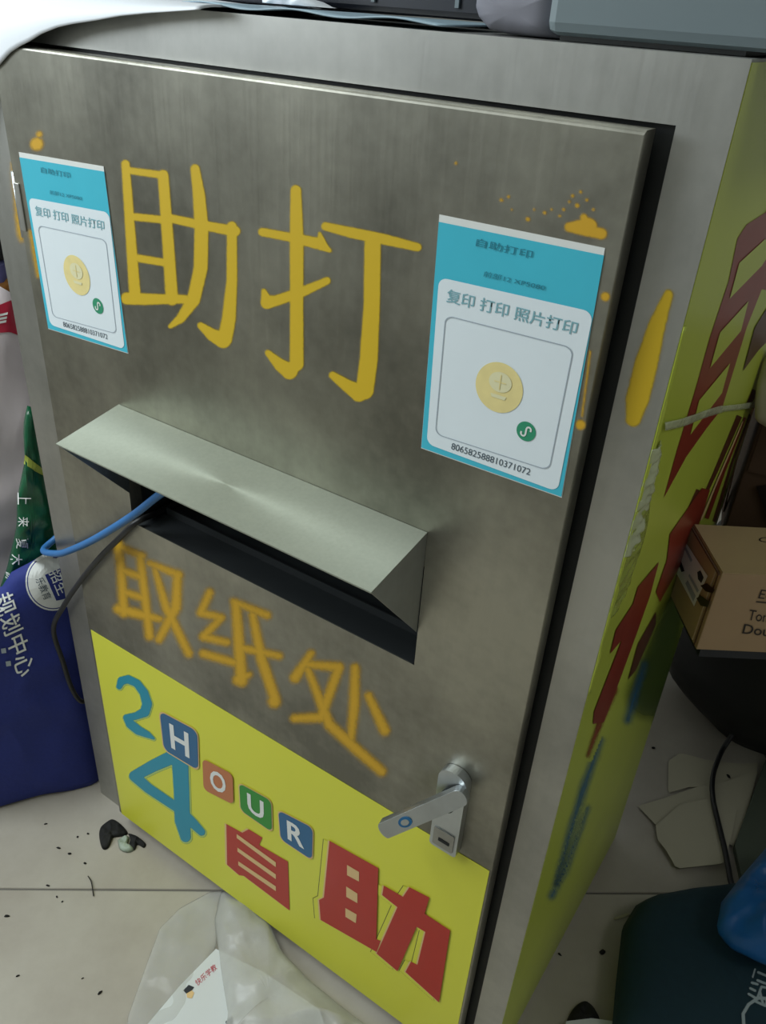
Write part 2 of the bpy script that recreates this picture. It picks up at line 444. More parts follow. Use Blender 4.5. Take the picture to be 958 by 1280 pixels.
# door with a real slot opening
SX0, SX1, SZ0, SZ1 = .1395, .5875, .7280, .8600
b = MB()
def ring(b, x0, x1, z0, z1, y0, y1):
    b.box(x0, SX0, y0, y1, z0, z1); b.box(SX1, x1, y0, y1, z0, z1)
    b.box(SX0, SX1, y0, y1, z0, SZ0); b.box(SX0, SX1, y0, y1, SZ1, z1)
dv = [Vector((x, y, z)) for y in (0, DT - .002) for (x, z) in ((0, ZD0), (W, ZD0), (W, ZD1), (0, ZD1), (SX0, SZ0), (SX1, SZ0), (SX1, SZ1), (SX0, SZ1))]
df = []
for i in range(4):
    j = (i + 1) % 4
    df += [(i, j, 4 + j, 4 + i), (8 + j, 8 + i, 12 + i, 12 + j), (i, 8 + i, 8 + j, j), (4 + i, 4 + j, 12 + j, 12 + i)]
door = mesh_obj('door', dv, df, M['steel'], cab); fixn(door.data)
bw_ = door.data.attributes.new('bevel_weight_edge', 'FLOAT', 'EDGE')
for e_ in door.data.edges:
    a_, c_ = (door.data.vertices[i].co for i in e_.vertices); mid = (a_ + c_) / 2
    outer = (min(mid.x, W - mid.x) < 1e-4 or min(mid.z - ZD0, ZD1 - mid.z) < 1e-4) and a_.y < 1e-5 and c_.y < 1e-5
    bw_.data[e_.index].value = 1.0 if outer else .0
md = door.modifiers.new('bevel', 'BEVEL'); md.width = .0034; md.segments = 3; md.limit_method = 'WEIGHT'
tag(door, 'large steel door with yellow sprayed characters')
# hood over the slot
LY = -.0945; LZ = .884; HZ = .8985; HX0, HX1 = .1405, .5868; PZ = .7745
# back line height on the door
HZ = aty(150, 506).z * .5 + aty(535, 665).z * .5
th = .0016
def slab(name, pts, off, mat, parent, bev=0): return MB().prism(pts, off).build(name, mat, parent, bev=bev)
hood = slab('hood', [(HX0, -.0004, HZ), (HX0, LY, LZ), (HX0, LY, LZ - th), (HX0, -.0004, HZ - th * 1.3)], (HX1 - HX0, 0, 0), M['steel_hood'], cab)
tag(hood, 'sloping sheet steel hood over the paper slot')
for xx in (HX0, HX1 - th):
    slab('side_plate', [(xx, -.0004, HZ - th), (xx, LY + .001, LZ - th), (xx, -.0004, PZ)], (th, 0, 0), M['steel_lock'], hood)
# inner delivery chute seen through the slot
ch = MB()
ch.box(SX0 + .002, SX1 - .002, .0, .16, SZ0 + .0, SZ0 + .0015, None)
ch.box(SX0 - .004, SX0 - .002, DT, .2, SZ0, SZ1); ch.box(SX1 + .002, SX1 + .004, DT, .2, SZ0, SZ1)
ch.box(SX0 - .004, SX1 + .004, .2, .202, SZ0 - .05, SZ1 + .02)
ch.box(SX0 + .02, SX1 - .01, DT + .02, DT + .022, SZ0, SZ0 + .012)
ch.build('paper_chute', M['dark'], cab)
# hinge on the left edge
hg = MB()
hz0 = aty(24, 288, .01).z; hz1 = aty(20, 218, .01).z
hg.box(-.030, -.003, DT - .0035, DT, hz0, hz1); hg.box(.0005, .010, -.0018, 0, hz0 + .006, hz1 - .006)
hinge = hg.build('hinge', M['steel_frame'], cab, bev=.0006)
tube('hinge_pin', [(-.0045, .006, hz0 - .004), (-.0045, .006, hz1 + .004)], .0045, M['steel_lock'], hinge, path=False)
# low feet
for fx, fy in ((-.05, .05), (.74, .05), (-.05, .51), (.74, .51)):
    MB().box(fx - .02, fx + .02, fy - .018, fy + .018, 0, .0215).build('foot', M['rubber'], cab, bev=.003)

# sprayed characters on the door
zhu = [[(157, 205, 10), (163, 290, 12), (169, 372, 14)], [(204, 219, 13), (210, 300, 14), (215, 374, 15)], [(160, 213, 8), (204, 219, 9)],
       [(167, 271, 9), (207, 275, 9)], [(174, 323, 9), (210, 329, 9)], [(159, 373, 15), (180, 374, 14), (232, 374, 10)],
       [(244, 211, 11), (249, 245, 15), (252, 285, 17), (251, 335, 17), (242, 375, 16), (226, 398, 11), (213, 408, 5)],
       [(214, 273, 10), (250, 281, 11), (294, 289, 13)], [(290, 283, 12), (290, 350, 13), (286, 400, 17), (281, 424, 18)],
       [(251, 407, 8), (266, 419, 15), (279, 425, 20)]]
da = [[(370, 238, 13), (371, 300, 17), (371, 380, 16), (371, 455, 17)], [(335, 441, 7), (350, 456, 15), (362, 464, 20), (370, 455, 14)],
      [(328, 290, 10), (365, 297, 11), (396, 304, 14)], [(400, 292, 4), (402, 306, 14), (412, 313, 5)],
      [(330, 364, 6), (334, 378, 16), (345, 376, 13), (380, 364, 12), (409, 351, 9)],
      [(407, 283, 10), (440, 291, 13), (480, 299, 13), (522, 309, 10)], [(466, 305, 20), (465, 380, 20), (461, 450, 22), (456, 488, 22)],
      [(416, 469, 9), (434, 482, 15), (449, 491, 22)]]
paint('painted_character', zhu, front(1), M['paint'], cab, 2, 4)
paint('painted_character', da, front(1), M['paint'], cab, 2, 4)
qu = [[(148, 681, 11), (152, 720, 11), (155, 766, 12)], [(175, 694, 10), (181, 745, 11), (187, 795, 11)], [(148, 683, 9), (178, 695, 9)],
      [(153, 713, 9), (178, 722, 9)], [(155, 740, 9), (180, 748, 9)], [(148, 761, 12), (175, 768, 12), (200, 774, 8)],
      [(187, 704, 7), (224, 719, 10)], [(222, 718, 11), (220, 759, 13), (199, 799, 10)], [(194, 713, 7), (208, 760, 11), (236, 817, 10)]]
zhi = [[(262, 741, 10), (251, 766, 10), (277, 772, 9), (254, 796, 10), (284, 803, 9)], [(254, 817, 10), (292, 828, 10)],
       [(295, 755, 12), (302, 851, 15)], [(292, 752, 8), (334, 769, 10)], [(316, 769, 10), (327, 824, 13), (344, 874, 13)],
       [(302, 810, 10), (349, 820, 9)], [(298, 850, 14), (312, 843, 7)], [(343, 877, 16)]]
chu = [[(389, 817, 9), (369, 847, 13)], [(380, 830, 9), (424, 834, 12), (401, 897, 12), (368, 898, 10)],
       [(385, 837, 9), (412, 906, 13), (445, 936, 13), (477, 964, 12)], [(444, 835, 11), (443, 880, 13), (439, 922, 10)], [(461, 870, 10), (481, 913, 13)]]
for s in (qu, zhi, chu): paint('painted_character', s, front(1), M['paint_soft'], cab, 2, 10)
for st in ([[(735, 284, 24), (712, 284, 12), (752, 292, 14)], [(730, 272, 9), (735, 284, 12)]], [[(757, 371, 11)]], [[(726, 531, 12)]], [[(738, 440, 2), (728, 520, 2)]],
           [[(690, 262, 2)]], [[(716, 245, 4)]], [[(726, 240, 3)]], [[(734, 250, 3)]], [[(660, 274, 5)]], [[(627, 250, 4)]], [[(636, 246, 3)]],
           [[(681, 266, 4)]], [[(722, 257, 5)]], [[(712, 252, 3)]], [[(742, 262, 3)]], [[(700, 270, 3)]], [[(570, 204, 3)]], [[(705, 262, 3)]], [[(640, 262, 2)]], [[(668, 262, 2)]]):
    paint('spray_mark', st, front(1), M['paint_soft'], cab, 1.5, 5)
paint('painted_character', [[(836, 368, 11), (822, 405, 20), (808, 455, 28), (797, 500, 28), (792, 524, 18)]], framep(1), M['paint'], cab, 2, 7)
paint('spray_mark', [[(46, 180, 16)], [(49, 168, 7)]], front(1), M['paint_soft'], cab, 1.5, 7)
paint('spray_mark', [[(16, 205, 3), (24, 290, 5), (27, 300, 3)]], framep(1), M['paint_soft'], cab, 2, 10)
paint('spray_mark', [[(38, 290, 3), (48, 345, 3)]], front(1), M['paint_soft'], cab, 2, 9)

# ------------------------------------------------------------------ two posters
QR_PX = [(550, 268), (757, 310), (703, 622), (527, 560)]
QL_PX = [(24, 190), (130, 208), (161, 442), (61, 411)]
q0 = quad3(QR_PX, front(0))
def uv_of(px, py):                           # pixel on the right poster -> its own u, v
    p = front(0)(px, py); u, v = .5, .5
    for _ in range(12):
        b0 = bil(q0, u, v); du = (bil(q0, u + 1e-3, v) - b0) / 1e-3; dv_ = (bil(q0, u, v + 1e-3) - b0) / 1e-3
        A = np.array([[du.x, dv_.x], [du.z, dv_.z]]); s = np.linalg.solve(A, np.array([(p - b0).x, (p - b0).z])); u += s[0]; v += s[1]
    return u, v
def poster(qpx, label, bent):
    def mp(lay):
        base = quad3(qpx, front(0))
        def fn(px, py):
            u, v = uv_of(px, py); p = bil(base, u, v); p.y = -.0006 - .00035 * lay; return p
        return fn
    base = quad3(qpx, front(0))
    sh = MB().prism([p + Vector((0, -.0002, 0)) for p in base], (0, -.0004, 0)).build('poster', M['white'], cab)
    tag(sh, label)
    f1, f2, f3, f4 = mp(1), mp(2), mp(3), mp(4)
    pxpoly('cyan_panel', [[(549.5, 277), (756, 319), (702.5, 620.5), (527.5, 559)]], f1, M['cyan'], sh)
    poly('white_panel', [rounded(quad3([(550, 346), (743, 389.5), (698, 614), (534.5, 554)], f2), .06, .8)], M['poster'], sh)
    text('header_text', '自助打印', quad3([(598, 297), (668, 313), (666, 323), (596, 307)], f3), M['cyantext'], sh)
    text('header_text', '前部12 XP5080', quad3([(607, 338), (684, 356), (682, 363), (605, 345)], f3), M['cyantext'], sh)
    text('title_text', '复印 打印 照片打印', quad3([(561, 360), (725, 402), (721, 419), (559, 377)], f3), M['tealtext'], sh, .012)
    q = quad3([(558, 393), (719, 434), (688, 588), (545, 542)], f3)
    o_ = rounded(q, .07, .85); c_ = sum(q, Vector()) / 4
    i_ = [c_ + (p - c_) * .985 for p in o_]
    poly('frame_line', [o_, i_[::-1]], M['grey'], sh)
    cc = f3(625, 484); r = .0225 * (base[1] - base[0]).length / (q0[1] - q0[0]).length
    r = (f3(655, 490) - cc).length
    poly('gold_disc', [[cc + Vector((math.cos(a), 0, math.sin(a))) * r for a in [k * math.pi / 24 for k in range(48)]]], M['disc'], sh)
    c4 = f4(627, 477)
    poly('disc_emblem', [[c4 + Vector((math.cos(a) * r * .48, 0, math.sin(a) * r * .40)) for a in [k * math.pi / 16 for k in range(32)]]], M['discin'], sh)
    poly('disc_emblem', [[c4 + Vector((x * r, 0, z * r)) for x, z in ((-.34, -.52), (.34, -.52), (.28, -.66), (-.28, -.66))]], M['discin'], sh)
    f5 = mp(5)
    poly('disc_emblem', [[f5(627, 477) + Vector((x * r, 0, z * r)) for x, z in ((-.02, .3), (.02, .3), (.02, .02), (.25, .02), (.25, -.02), (.02, -.02), (.02, -.3), (-.02, -.3), (-.02, -.02), (-.25, -.02), (-.25, .02), (-.02, .02))]], M['disc'], sh)
    cb = f3(659, 538.5); rb = r * .40
    poly('green_badge', [[cb + Vector((math.cos(a), 0, math.sin(a))) * rb for a in [k * math.pi / 20 for k in range(40)]]], M['badge'], sh)
    # white S-shaped loop in the badge
    cb4 = f4(659, 538.5); loop = []
    for k in range(13): a = math.radians(-20 + 300 * k / 12); loop.append((.22 + .24 * math.cos(a), .22 + .24 * math.sin(a)))
    pts = [(.42, .10), (.46, .28), (.34, .46), (.14, .46), (.02, .30), (0, 0), (-.02, -.30), (-.14, -.46), (-.34, -.46), (-.46, -.28), (-.42, -.10)]
    pth = smooth_path([(x, 0, z) for x, z in pts], 5); L = []; Rr = []
    for i, p in enumerate(pth):
        d = (pth[min(i + 1, len(pth) - 1)] - pth[max(0, i - 1)]).normalized(); n_ = Vector((-d.z, 0, d.x)) * .085
        L.append(cb4 + (p + n_) * rb * 1.05); Rr.append(cb4 + (p - n_) * rb * 1.05)
    k = len(L); mesh_obj('badge_mark', L + Rr, [(i, i + 1, k + i + 1, k + i) for i in range(k - 1)], M['white'], sh)
    text('number_text', '806582588810371072', quad3([(566.5, 552.5), (665, 585.5), (663.5, 593.5), (565, 560.5)], f3), M['darktext'], sh)
    return sh
poster(QR_PX, 'cyan and white service poster on the right of the door', False)
poster(QL_PX, 'cyan and white service poster on the left by the hinge', True)

# ------------------------------------------------------------------ yellow sticker and its print
yq = [aty(114, 787), aty(614.5, 1090), Vector((W - .003, 0, ZD0 + .002)), Vector((.0068, 0, ZD0 + .002))]
yq[1].x = W - .003
yq[0].x = max(yq[0].x, .0034)
stk = MB().prism([p + Vector((0, -.0002, 0)) for p in yq], (0, -.0005, 0)).build('sticker', M['yellow'], cab)
tag(stk, 'large yellow vinyl sticker reading 24 HOUR on the lower door')
FY = lambda lay: (lambda x, y: aty(x, y, -.0007 - .0004 * lay))
two = [(149, 858, 7), (152, 851, 10), (160, 849, 10), (171, 854, 9.5), (180, 866, 10.5), (184, 880, 12), (181, 890, 12), (170, 895, 9), (158, 897, 8), (163, 905, 11), (173, 913, 11), (184, 918, 8), (192, 923, 3)]
four = [[(216, 946, 17), (192, 957, 15), (168, 970, 13)], [(168, 970, 13), (185, 985, 12), (225, 1012, 11), (240, 1028, 12), (252, 1040, 9)],
        [(225, 950, 20), (227, 990, 19), (228, 1025, 19), (232, 1046, 13)]]
sh_ = lambda s, dx, dy, g_: [(x + dx, y + dy, w_ + g_) for x, y, w_ in s]
paint('numeral_outline', [sh_(two, .6, .8, 2.2)], FY(1), M['pale'], stk, 1.2, 1.6)
paint('numeral_two', [two], FY(2), M['teal'], stk, 1.2, 1.3)
paint('numeral_outline', [sh_(s, .9, 1, 2.6) for s in four], FY(1), M['pale'], stk, 1.2, 1.6)
paint('numeral_four', four, FY(2), M['teal'], stk, 1.2, 1.3)
for ch_, q, mt in (('H', [(199.5, 889), (246.5, 914), (248, 963), (205, 937)], 'tblue'), ('O', [(253, 948), (291, 968), (292, 1006), (254.5, 987)], 'torange'),
                   ('U', [(299, 979), (339, 1001), (340, 1040), (301, 1013)], 'tgreen'), ('R', [(348, 1013), (391, 1035), (390, 1075), (351, 1049)], 'tblue')):
    if ch_ != 'O':
        qo = quad3(q, FY(3)); co = sum(qo, Vector()) / 4
        poly('letter_tile_outline', [rounded([co + (p - co) * 1.06 for p in qo], .16)], M['pale2'] if 'pale2' in M else M['cream'], stk)
    poly('letter_tile', [rounded(quad3(q, FY(4)), .16)], M[mt], stk)
    q3 = quad3(q, FY(5)); text('letter_print', ch_, [bil(q3, u, v) for u, v in ((.24, .18), (.76, .18), (.76, .82), (.24, .82))], M['white'], stk, .022)
zi = [(283, 1030), (303, 1041), (311, 1036.5), (328, 1047), (324, 1056), (360, 1077), (362, 1138), (305, 1095), (299, 1094), (284, 1081)]
pxpoly('character_shadow', [[(x - 2.2, y - 1.2) for x, y in zi]], FY(1), M['cream'], stk)
pxpoly('red_character', [zi], FY(2), M['red'], stk)
for a_, b_ in (((296, 1045), (345, 1081)), ((297, 1062), (345, 1096)), ((298, 1079), (345, 1111))):
    pxpoly('character_bar', [[(a_[0], a_[1] - 2.5), (b_[0], b_[1] - 3), (b_[0], b_[1] + 3), (a_[0], a_[1] + 2.5)]], FY(3), M['cream'], stk)
mu = [(412, 1051), (473, 1085), (470.5, 1174), (476, 1176), (471, 1190), (401, 1150), (399, 1125), (405, 1122)]
li = [(480, 1107), (478, 1119), (497, 1134), (471, 1192), (497, 1214), (521, 1158.5), (532, 1165), (522, 1206), (514, 1202), (507, 1215), (549, 1253), (563, 1163), (531, 1142), (537, 1122), (512, 1109), (504, 1121)]
for s in (mu, li):
    pxpoly('character_shadow', [[(x - 8, y - 2.5) for x, y in s]], FY(1), M['line'], stk)
    pxpoly('character_shadow', [[(x - 7.2, y - 2) for x, y in s]], FY(2), M['yellow'], stk)
    pxpoly('character_shadow', [[(x - 1.8, y - .8) for x, y in s]], FY(3), M['cream'], stk)
    pxpoly('red_character', [s], FY(4), M['red'], stk)
for q in ([(434, 1081), (449, 1090), (449, 1102), (434, 1094)], [(433, 1108), (447, 1117), (447, 1129), (433, 1121)], [(432, 1135), (446, 1143), (445, 1154), (432, 1146)]):
    pxpoly('character_window', [q], FY(5), M['cream'], stk)

# ------------------------------------------------------------------ lock and swing handle
lq = [aty(541, 955), aty(587, 976), aty(577, 1060), aty(536, 1043)]
lx0, lx1 = .640, .6765; lz0 = aty(556, 1052).z; lz1 = aty(562, 951).z
def plate(x0, x1, z0, z1, rt, rb, n=8):
    pts = []
    for cx, cz, a0, r in ((x1 - rt, z1 - rt, 0, rt), (x0 + rt, z1 - rt, 90, rt), (x0 + rb, z0 + rb, 180, rb), (x1 - rb, z0 + rb, 270, rb)):
        for k in range(n + 1):
            a = math.radians(a0 + 90 * k / n); pts.append((cx + r * math.cos(a), cz + r * math.sin(a)))
    return pts
def pl(name, x0, x1, z0, z1, rt, rb, y0, y1, mat, parent, bev=.0015):
    return MB().prism([(x, y0, z) for x, z in plate(x0, x1, z0, z1, rt, rb)], (0, y1 - y0, 0)).build(name, mat, parent, bev=bev)
lock = pl('lock_plate', lx0, lx1, lz0, lz1, .0165, .005, -.0004, -.0125, M['steel_lock'], cab, .0025); tag(lock, 'chrome panel lock plate with rounded top')
pl('lock_recess', lx0 + .0045, lx1 - .0045, lz0 + .006, lz0 + .036, .002, .002, -.0125, -.0140, M['steel_frame'], lock, .0008)
pl('keyhole', lx0 + .012, lx1 - .0095, lz0 + .0165, lz0 + .0215, .0006, .0006, -.0140, -.0146, M['dark'], lock, 0)
tube('handle_pivot', [(.658, -.012, lz1 - .042), (.658, -.024, lz1 - .042)], .0115, M['dark'], lock, 24, False)
# bar: from the pivot out to lower left, pulled away from the door
pA = aty(573, 996, -.020); pB = aty(478, 1037, -.052)
d = (pB - pA).normalized(); vn = Vector((0, -1, 0)); vn = (vn - d * vn.dot(d)).normalized(); u_ = d.cross(vn)
hw = .0105; ht = .0058; L = (pB - pA).length
pts = []
for k in range(9): a = math.radians(-90 + 180 * k / 8); pts.append((L - .006 + .006 * math.cos(a), hw * math.sin(a)))
for k in range(9): a = math.radians(90 + 180 * k / 8); pts.append((-.004 + .008 * math.cos(a), hw * math.sin(a)))
hd = MB().prism([pA + d * s + u_ * q - vn * ht for s, q in pts], vn * ht * 2).build('handle', M['steel_lock'], lock, bev=.0018)
tag(hd, 'flat chrome swing handle')
cc = aty(508, 1021, -.0420); cc = pA + d * (L * .66) + vn * (ht + .0002)
MB().prism([cc + d * math.cos(a) * .0095 + u_ * math.sin(a) * .0065 for a in [k * math.pi / 12 for k in range(24)]], vn * .0006).build('handle_button', M['tblue'], lock)
MB().prism([cc + d * math.cos(a) * .0058 + u_ * math.sin(a) * .0038 + vn * .0006 for a in [k * math.pi / 12 for k in range(24)]], vn * .0005).build('handle_button', M['steel_lock'], lock)

# ------------------------------------------------------------------ wrapped right side
wrap = MB().prism([(XS, DT + .0008, .004), (XS, YB - .002, .004), (XS, YB - .002, ZT - .002), (XS, DT + .0008, ZT - .002)], (.0006, 0, 0)).build('side_wrap', M['green_vinyl'], cab)
tag(wrap, 'yellow-green vinyl wrap with red arrows on the right side')
c3 = lambda L_: [(x / 2.911 + 678, y / 2.911 + 200) for x, y in L_]
redm = c3([(443, 1230), (490, 1060), (560, 830), (610, 650), (680, 440), (712, 285), (745, 235), (815, 190), (850, 60), (960, -60), (960, 330), (845, 480), (800, 470), (745, 610), (690, 790), (655, 905), (600, 975), (525, 1080)])
pxpoly('red_arrow', [redm], side(2), M['red_side'], wrap)
for hl in ([(683, 505), (718, 375), (812, 288), (835, 330), (800, 385)], [(612, 757), (648, 628), (752, 513), (724, 622)], [(540, 1000), (572, 875), (685, 738), (655, 848)], [(725, 360), (742, 300), (812, 240), (812, 290)][:0]):
    if hl: pxpoly('arrow_gap', [c3(hl)], side(3), M['green_vinyl'], wrap)
pxpoly('dark_arrow', [c3([(860, 480), (815, 545), (775, 610), (732, 768), (790, 690), (870, 610)])], side(3), M['brown_side'], wrap)
def stripe(pts, mat, lay=2):
    L_ = []; R_ = []
    for i, (x, y, w_) in enumerate(pts):
        a = pts[max(0, i - 1)]; c = pts[min(len(pts) - 1, i + 1)]; dx, dy = c[0] - a[0], c[1] - a[1]; l = math.hypot(dx, dy)
        L_.append((x - dy / l * w_ / 2, y + dx / l * w_ / 2)); R_.append((x + dy / l * w_ / 2, y - dx / l * w_ / 2))
    pxpoly('side_stripe', [L_ + R_[::-1]], side(lay), M[mat], wrap)
stripe([(925, 520, 7), (895, 590, 5), (872, 640, 3)], 'brown_side'); stripe([(932, 522, 3), (905, 590, 4), (884, 648, 5)], 'red_side', 3)
stripe([(938, 518, 3), (915, 580, 3), (893, 652, 4)], 'brown_side'); stripe([(944, 505, 3), (925, 560, 2), (905, 640, 2)], 'cream')
stripe([(929, 527, 1.5), (897, 602, 2), (877, 650, 2)], 'cream', 4)
stripe([(945, 488, 8), (934, 510, 5)], 'brown_side', 3); stripe([(873, 612, 4), (862, 640, 7), (850, 665, 8)], 'brown_side')
c4_ = lambda L_: [(x / 4 + 738, y / 4 + 580) for x, y in L_]
pxpoly('red_arrow', [c4_([(560, 120), (600, 130), (560, 260), (500, 420), (350, 690), (330, 640), (385, 480), (400, 350), (470, 250)])], side(3), M['red_side'], wrap)
pxpoly('red_arrow', [c4_([(345, 490), (240, 615), (215, 700), (130, 830), (100, 950), (160, 880), (70, 1110), (20, 1240), (15, 1300), (70, 1290), (160, 1050), (240, 830), (300, 660)])], side(3), M['red_side'], wrap)
pxpoly('dark_arrow', [c4_([(330, 740), (240, 900), (190, 1080), (230, 1030), (330, 800)])], side(3), M['brown_side'], wrap)
paint('red_streak', [[(768, 862, 8), (750, 905, 5), (735, 945, 2)]], side(2), spray('red_streak_print', (.25, .03, .01)), wrap, 2, 10)
for s in ([(806, 830, 4), (785, 900, 7)], [(752, 925, 4), (730, 985, 8), (712, 1045, 6), (695, 1105, 4)], [(735, 1010, 3), (705, 1090, 8), (690, 1120, 5)]):
    paint('blue_streak', [s], side(2), M['blue_soft'], wrap, 2, 13)
def clipside(x, y):
    p = atx(x, y, XS + .0008); p.y = min(p.y, YB - .003); p.z = max(p.z, .005); return p
paint('dark_green_patch', [[(868, 690, 8), (842, 770, 30), (812, 870, 52)]], clipside,  # soft-edged dark green patch, widening downwards near the back edge of the wrap
      spray('soft_dark_green', (.07, .13, .02), rough=.3, grain=.1, sc_=12, lo=0, hi=1, mx_=.8), wrap, 4, 22)
# lifted, wrinkled vinyl along the front edge
def edge_film(name, zs, wid, outw, mat, seed):
    def fn(u, v):
        z = zs[0] + (zs[1] - zs[0]) * v
        nz = noise.noise(Vector((u * 3 + seed, v * 14, seed)))
        return Vector((XS + .0012 + math.sin(u * math.pi) * outw * (.6 + nz), DT - .0015 + u * wid * (.7 + .5 * math.sin(v * 3.1)) + nz * .001, z))
    return cloth(name, fn, 8, 60, mat, cab, .0004)
edge_film('wrap_edge', (.78, 1.15), .007, .0016, M['green_vinyl'], 1)
zz = [atx(800, y, XS).z for y in (585, 700)]
edge_film('peeling_film', (aty(792, 700, DT).z, aty(812, 560, DT).z), .03, .006, M['peel'], 4)
edge_film('peeling_film', (aty(775, 780, DT).z, aty(800, 640, DT).z), .05, .004, M['yelfilm'], 9)
pa_ = [(832, 533, 10), (865, 524, 9), (905, 511, 7), (946, 505, 7)]
def strap(u, v):
    k = u * 3; i = min(2, int(k)); q = k - i
    x = pa_[i][0] * (1 - q) + pa_[i + 1][0] * q; y = pa_[i][1] * (1 - q) + pa_[i + 1][1] * q; w_ = pa_[i][2]
    p = atx(x, y + (v - .5) * w_, XS + .003); return p + Vector((math.sin(u * 9) * .0012, 0, 0))
cloth('loose_film_strip', strap, 40, 3, M['peel'], cab, .0005)

# ------------------------------------------------------------------ cables from the slot
c1 = [(.34, .12, .80), (.27, .05, .81), aty(228, 601, -.014), aty(200, 618, -.018), aty(165, 645, -.026), aty(120, 673, -.03), aty(90, 687, -.02), aty(72, 692, -.006), (-.101, .01, aty(62, 692, .01).z)]
e1 = Vector(c1[-1]); c1 += [e1 + Vector((-.006, .035, .008)), e1 + Vector((0, .06, .03)), e1 + Vector((.0, .10, .035)), e1 + Vector((-.01, .2, -.1))]
tag(tube('network_cable', c1, .0052, M['bluecable']), 'light blue cable coming out of the slot and hooking round the left cabinet edge', 'cable')
k1 = [(.16, .12, .735), (.155, .04, .7345), aty(172, 652, -.004), aty(150, 672, -.010), aty(125, 697, -.012), aty(100, 727, -.012), aty(80, 757, -.005), (-.100, .0, aty(72, 790, 0).z)]
k1 += [(-.104, .008, aty(77, 825, .01).z), (-.103, .014, aty(82, 858, .01).z), (-.098, .025, aty(95, 876, .02).z), (-.094, .05, aty(108, 882, .03).z), (-.094, .12, .13)]
tag(tube('power_cable', k1, .0042, M['blackcable']), 'black power cable drooping from the slot over the left cabinet edge', 'cable')

# ------------------------------------------------------------------ things lying on top of the cabinet
curve = [(-40, 118), (0, 80), (12, 66), (24, 58), (36, 52), (52, 42), (72, 34), (90, 30), (120, 25.5), (150, 20), (185, 16.5), (215, 14.5), (250, 12)]
cw = [aty(x, y, -.0025) for x, y in curve]
cx = [p.x for p in cw]; cz = [p.z for p in cw]
def drape(u, v):
    # u along the front edge, v from the hanging hem over the edge to the back of the top
    x = -.16 + (cx[-1] + .16) * u
    hem = np.interp(x, cx, cz) if x >= cx[0] else cz[0] - (cx[0] - x) * 1.6
    hem = min(hem, ZT + .0045)
    if v < .4:
        q = v / .4; z = hem + (ZT + .0045 - hem) * q; y = -.0025 + (q ** 3) * .0185
    else:
        q = (v - .4) / .6; z = ZT + .0045 + .001 * math.sin(x * 40 + q * 5) * min(1, q * 4); y = .016 + q * .42
    if x < XL - .012: z -= (XL - .012 - x) * (1.2 if v >= .4 else .2)
    return Vector((x, y, z))
tag(cloth('plastic_sheet', drape, 70, 30, M['sheet'], None, .002), 'white plastic sheet draped over the top left corner of the steel cabinet', 'sheet')
yq_ = .10
def toppx(px, y): return aty(px, 20, y).x
# black equipment box with slots
bx0, bx1 = aty(262, 10, .16).x, aty(628, 30, .16).x
eq = empty('equipment_box', ((bx0 + bx1) / 2, .3, ZT + .006), 'black equipment box standing on the cabinet top behind the crumpled bag', 'box')
MB().box(bx0, bx1, .16, .45, ZT + .006, ZT + .19).build('housing', M['blackdev'], eq, bev=.006)
for k in range(4):
    xx = bx0 + .03 + k * (bx1 - bx0 - .06) / 3.2
    MB().box(xx, xx + .004, .1575, .161, ZT + .015, ZT + .17).build('rib', M['casegrey'], eq)
# crumpled translucent white bag
ol = [(332, -16), (333, 8), (345, 16), (372, 20), (400, 21), (425, 24), (441, 25), (425, 14), (405, 3), (385, -3), (378, -16)]
tag(pillow('crumpled_bag', [aty(x, y, .13) + Vector((0, 0, .0)) for x, y in ol], (0, -1, .15), .02, .02, M['sheet'], None, .006, 30, center=aty(378, 8, .13), zmin=ZT + .008, seed=3),
    'crumpled white plastic bag on the cabinet top in front of the black box', 'bag')
# thin pale film under the black box edge
M['palefilm'] = simple('pale_blue_film', (.30, .42, .50), .4)
def strip(u, v):
    x = bx0 + .10 + u * (bx1 - bx0 - .08); return Vector((x, .024 + v * .12, ZT + .0035 + .0015 * math.sin(u * 17) * (1 - v) + .0015))
tag(cloth('film_strip', strip, 50, 6, M['palefilm'], None, .0012), 'thin bluish plastic film along the cabinet top front edge', 'film')
# grey rounded cloth bag and slate case
ol = [(606, 22), (602, 8), (604, -12), (700, -12), (722, -12), (722, 40), (718, 52), (690, 51), (650, 46), (620, 38)]
tag(pillow('cloth_bag', [aty(x, y, .075) for x, y in ol], (0, -1, 0), .03, .04, M['greyfab'], None, .003, 18, zmin=ZT + .001, seed=5),
    'rounded light grey cloth bag between the black box and the slate case', 'bag')
sx0 = aty(722, 50, .10).x
cs = empty('slate_case', (sx0 + .2, .25, ZT + .001), 'slate grey plastic case at the right end of the cabinet top', 'case')
MB().box(sx0, XS + .12, .036, .44, ZT + .0035, ZT + .30).build('case_shell', M['casegrey'], cs, bev=.008)
MB().box(sx0 + .01, XS - .01, .044, .43, ZT + .0005, ZT + .0045).build('case_foot', M['rubber'], cs)

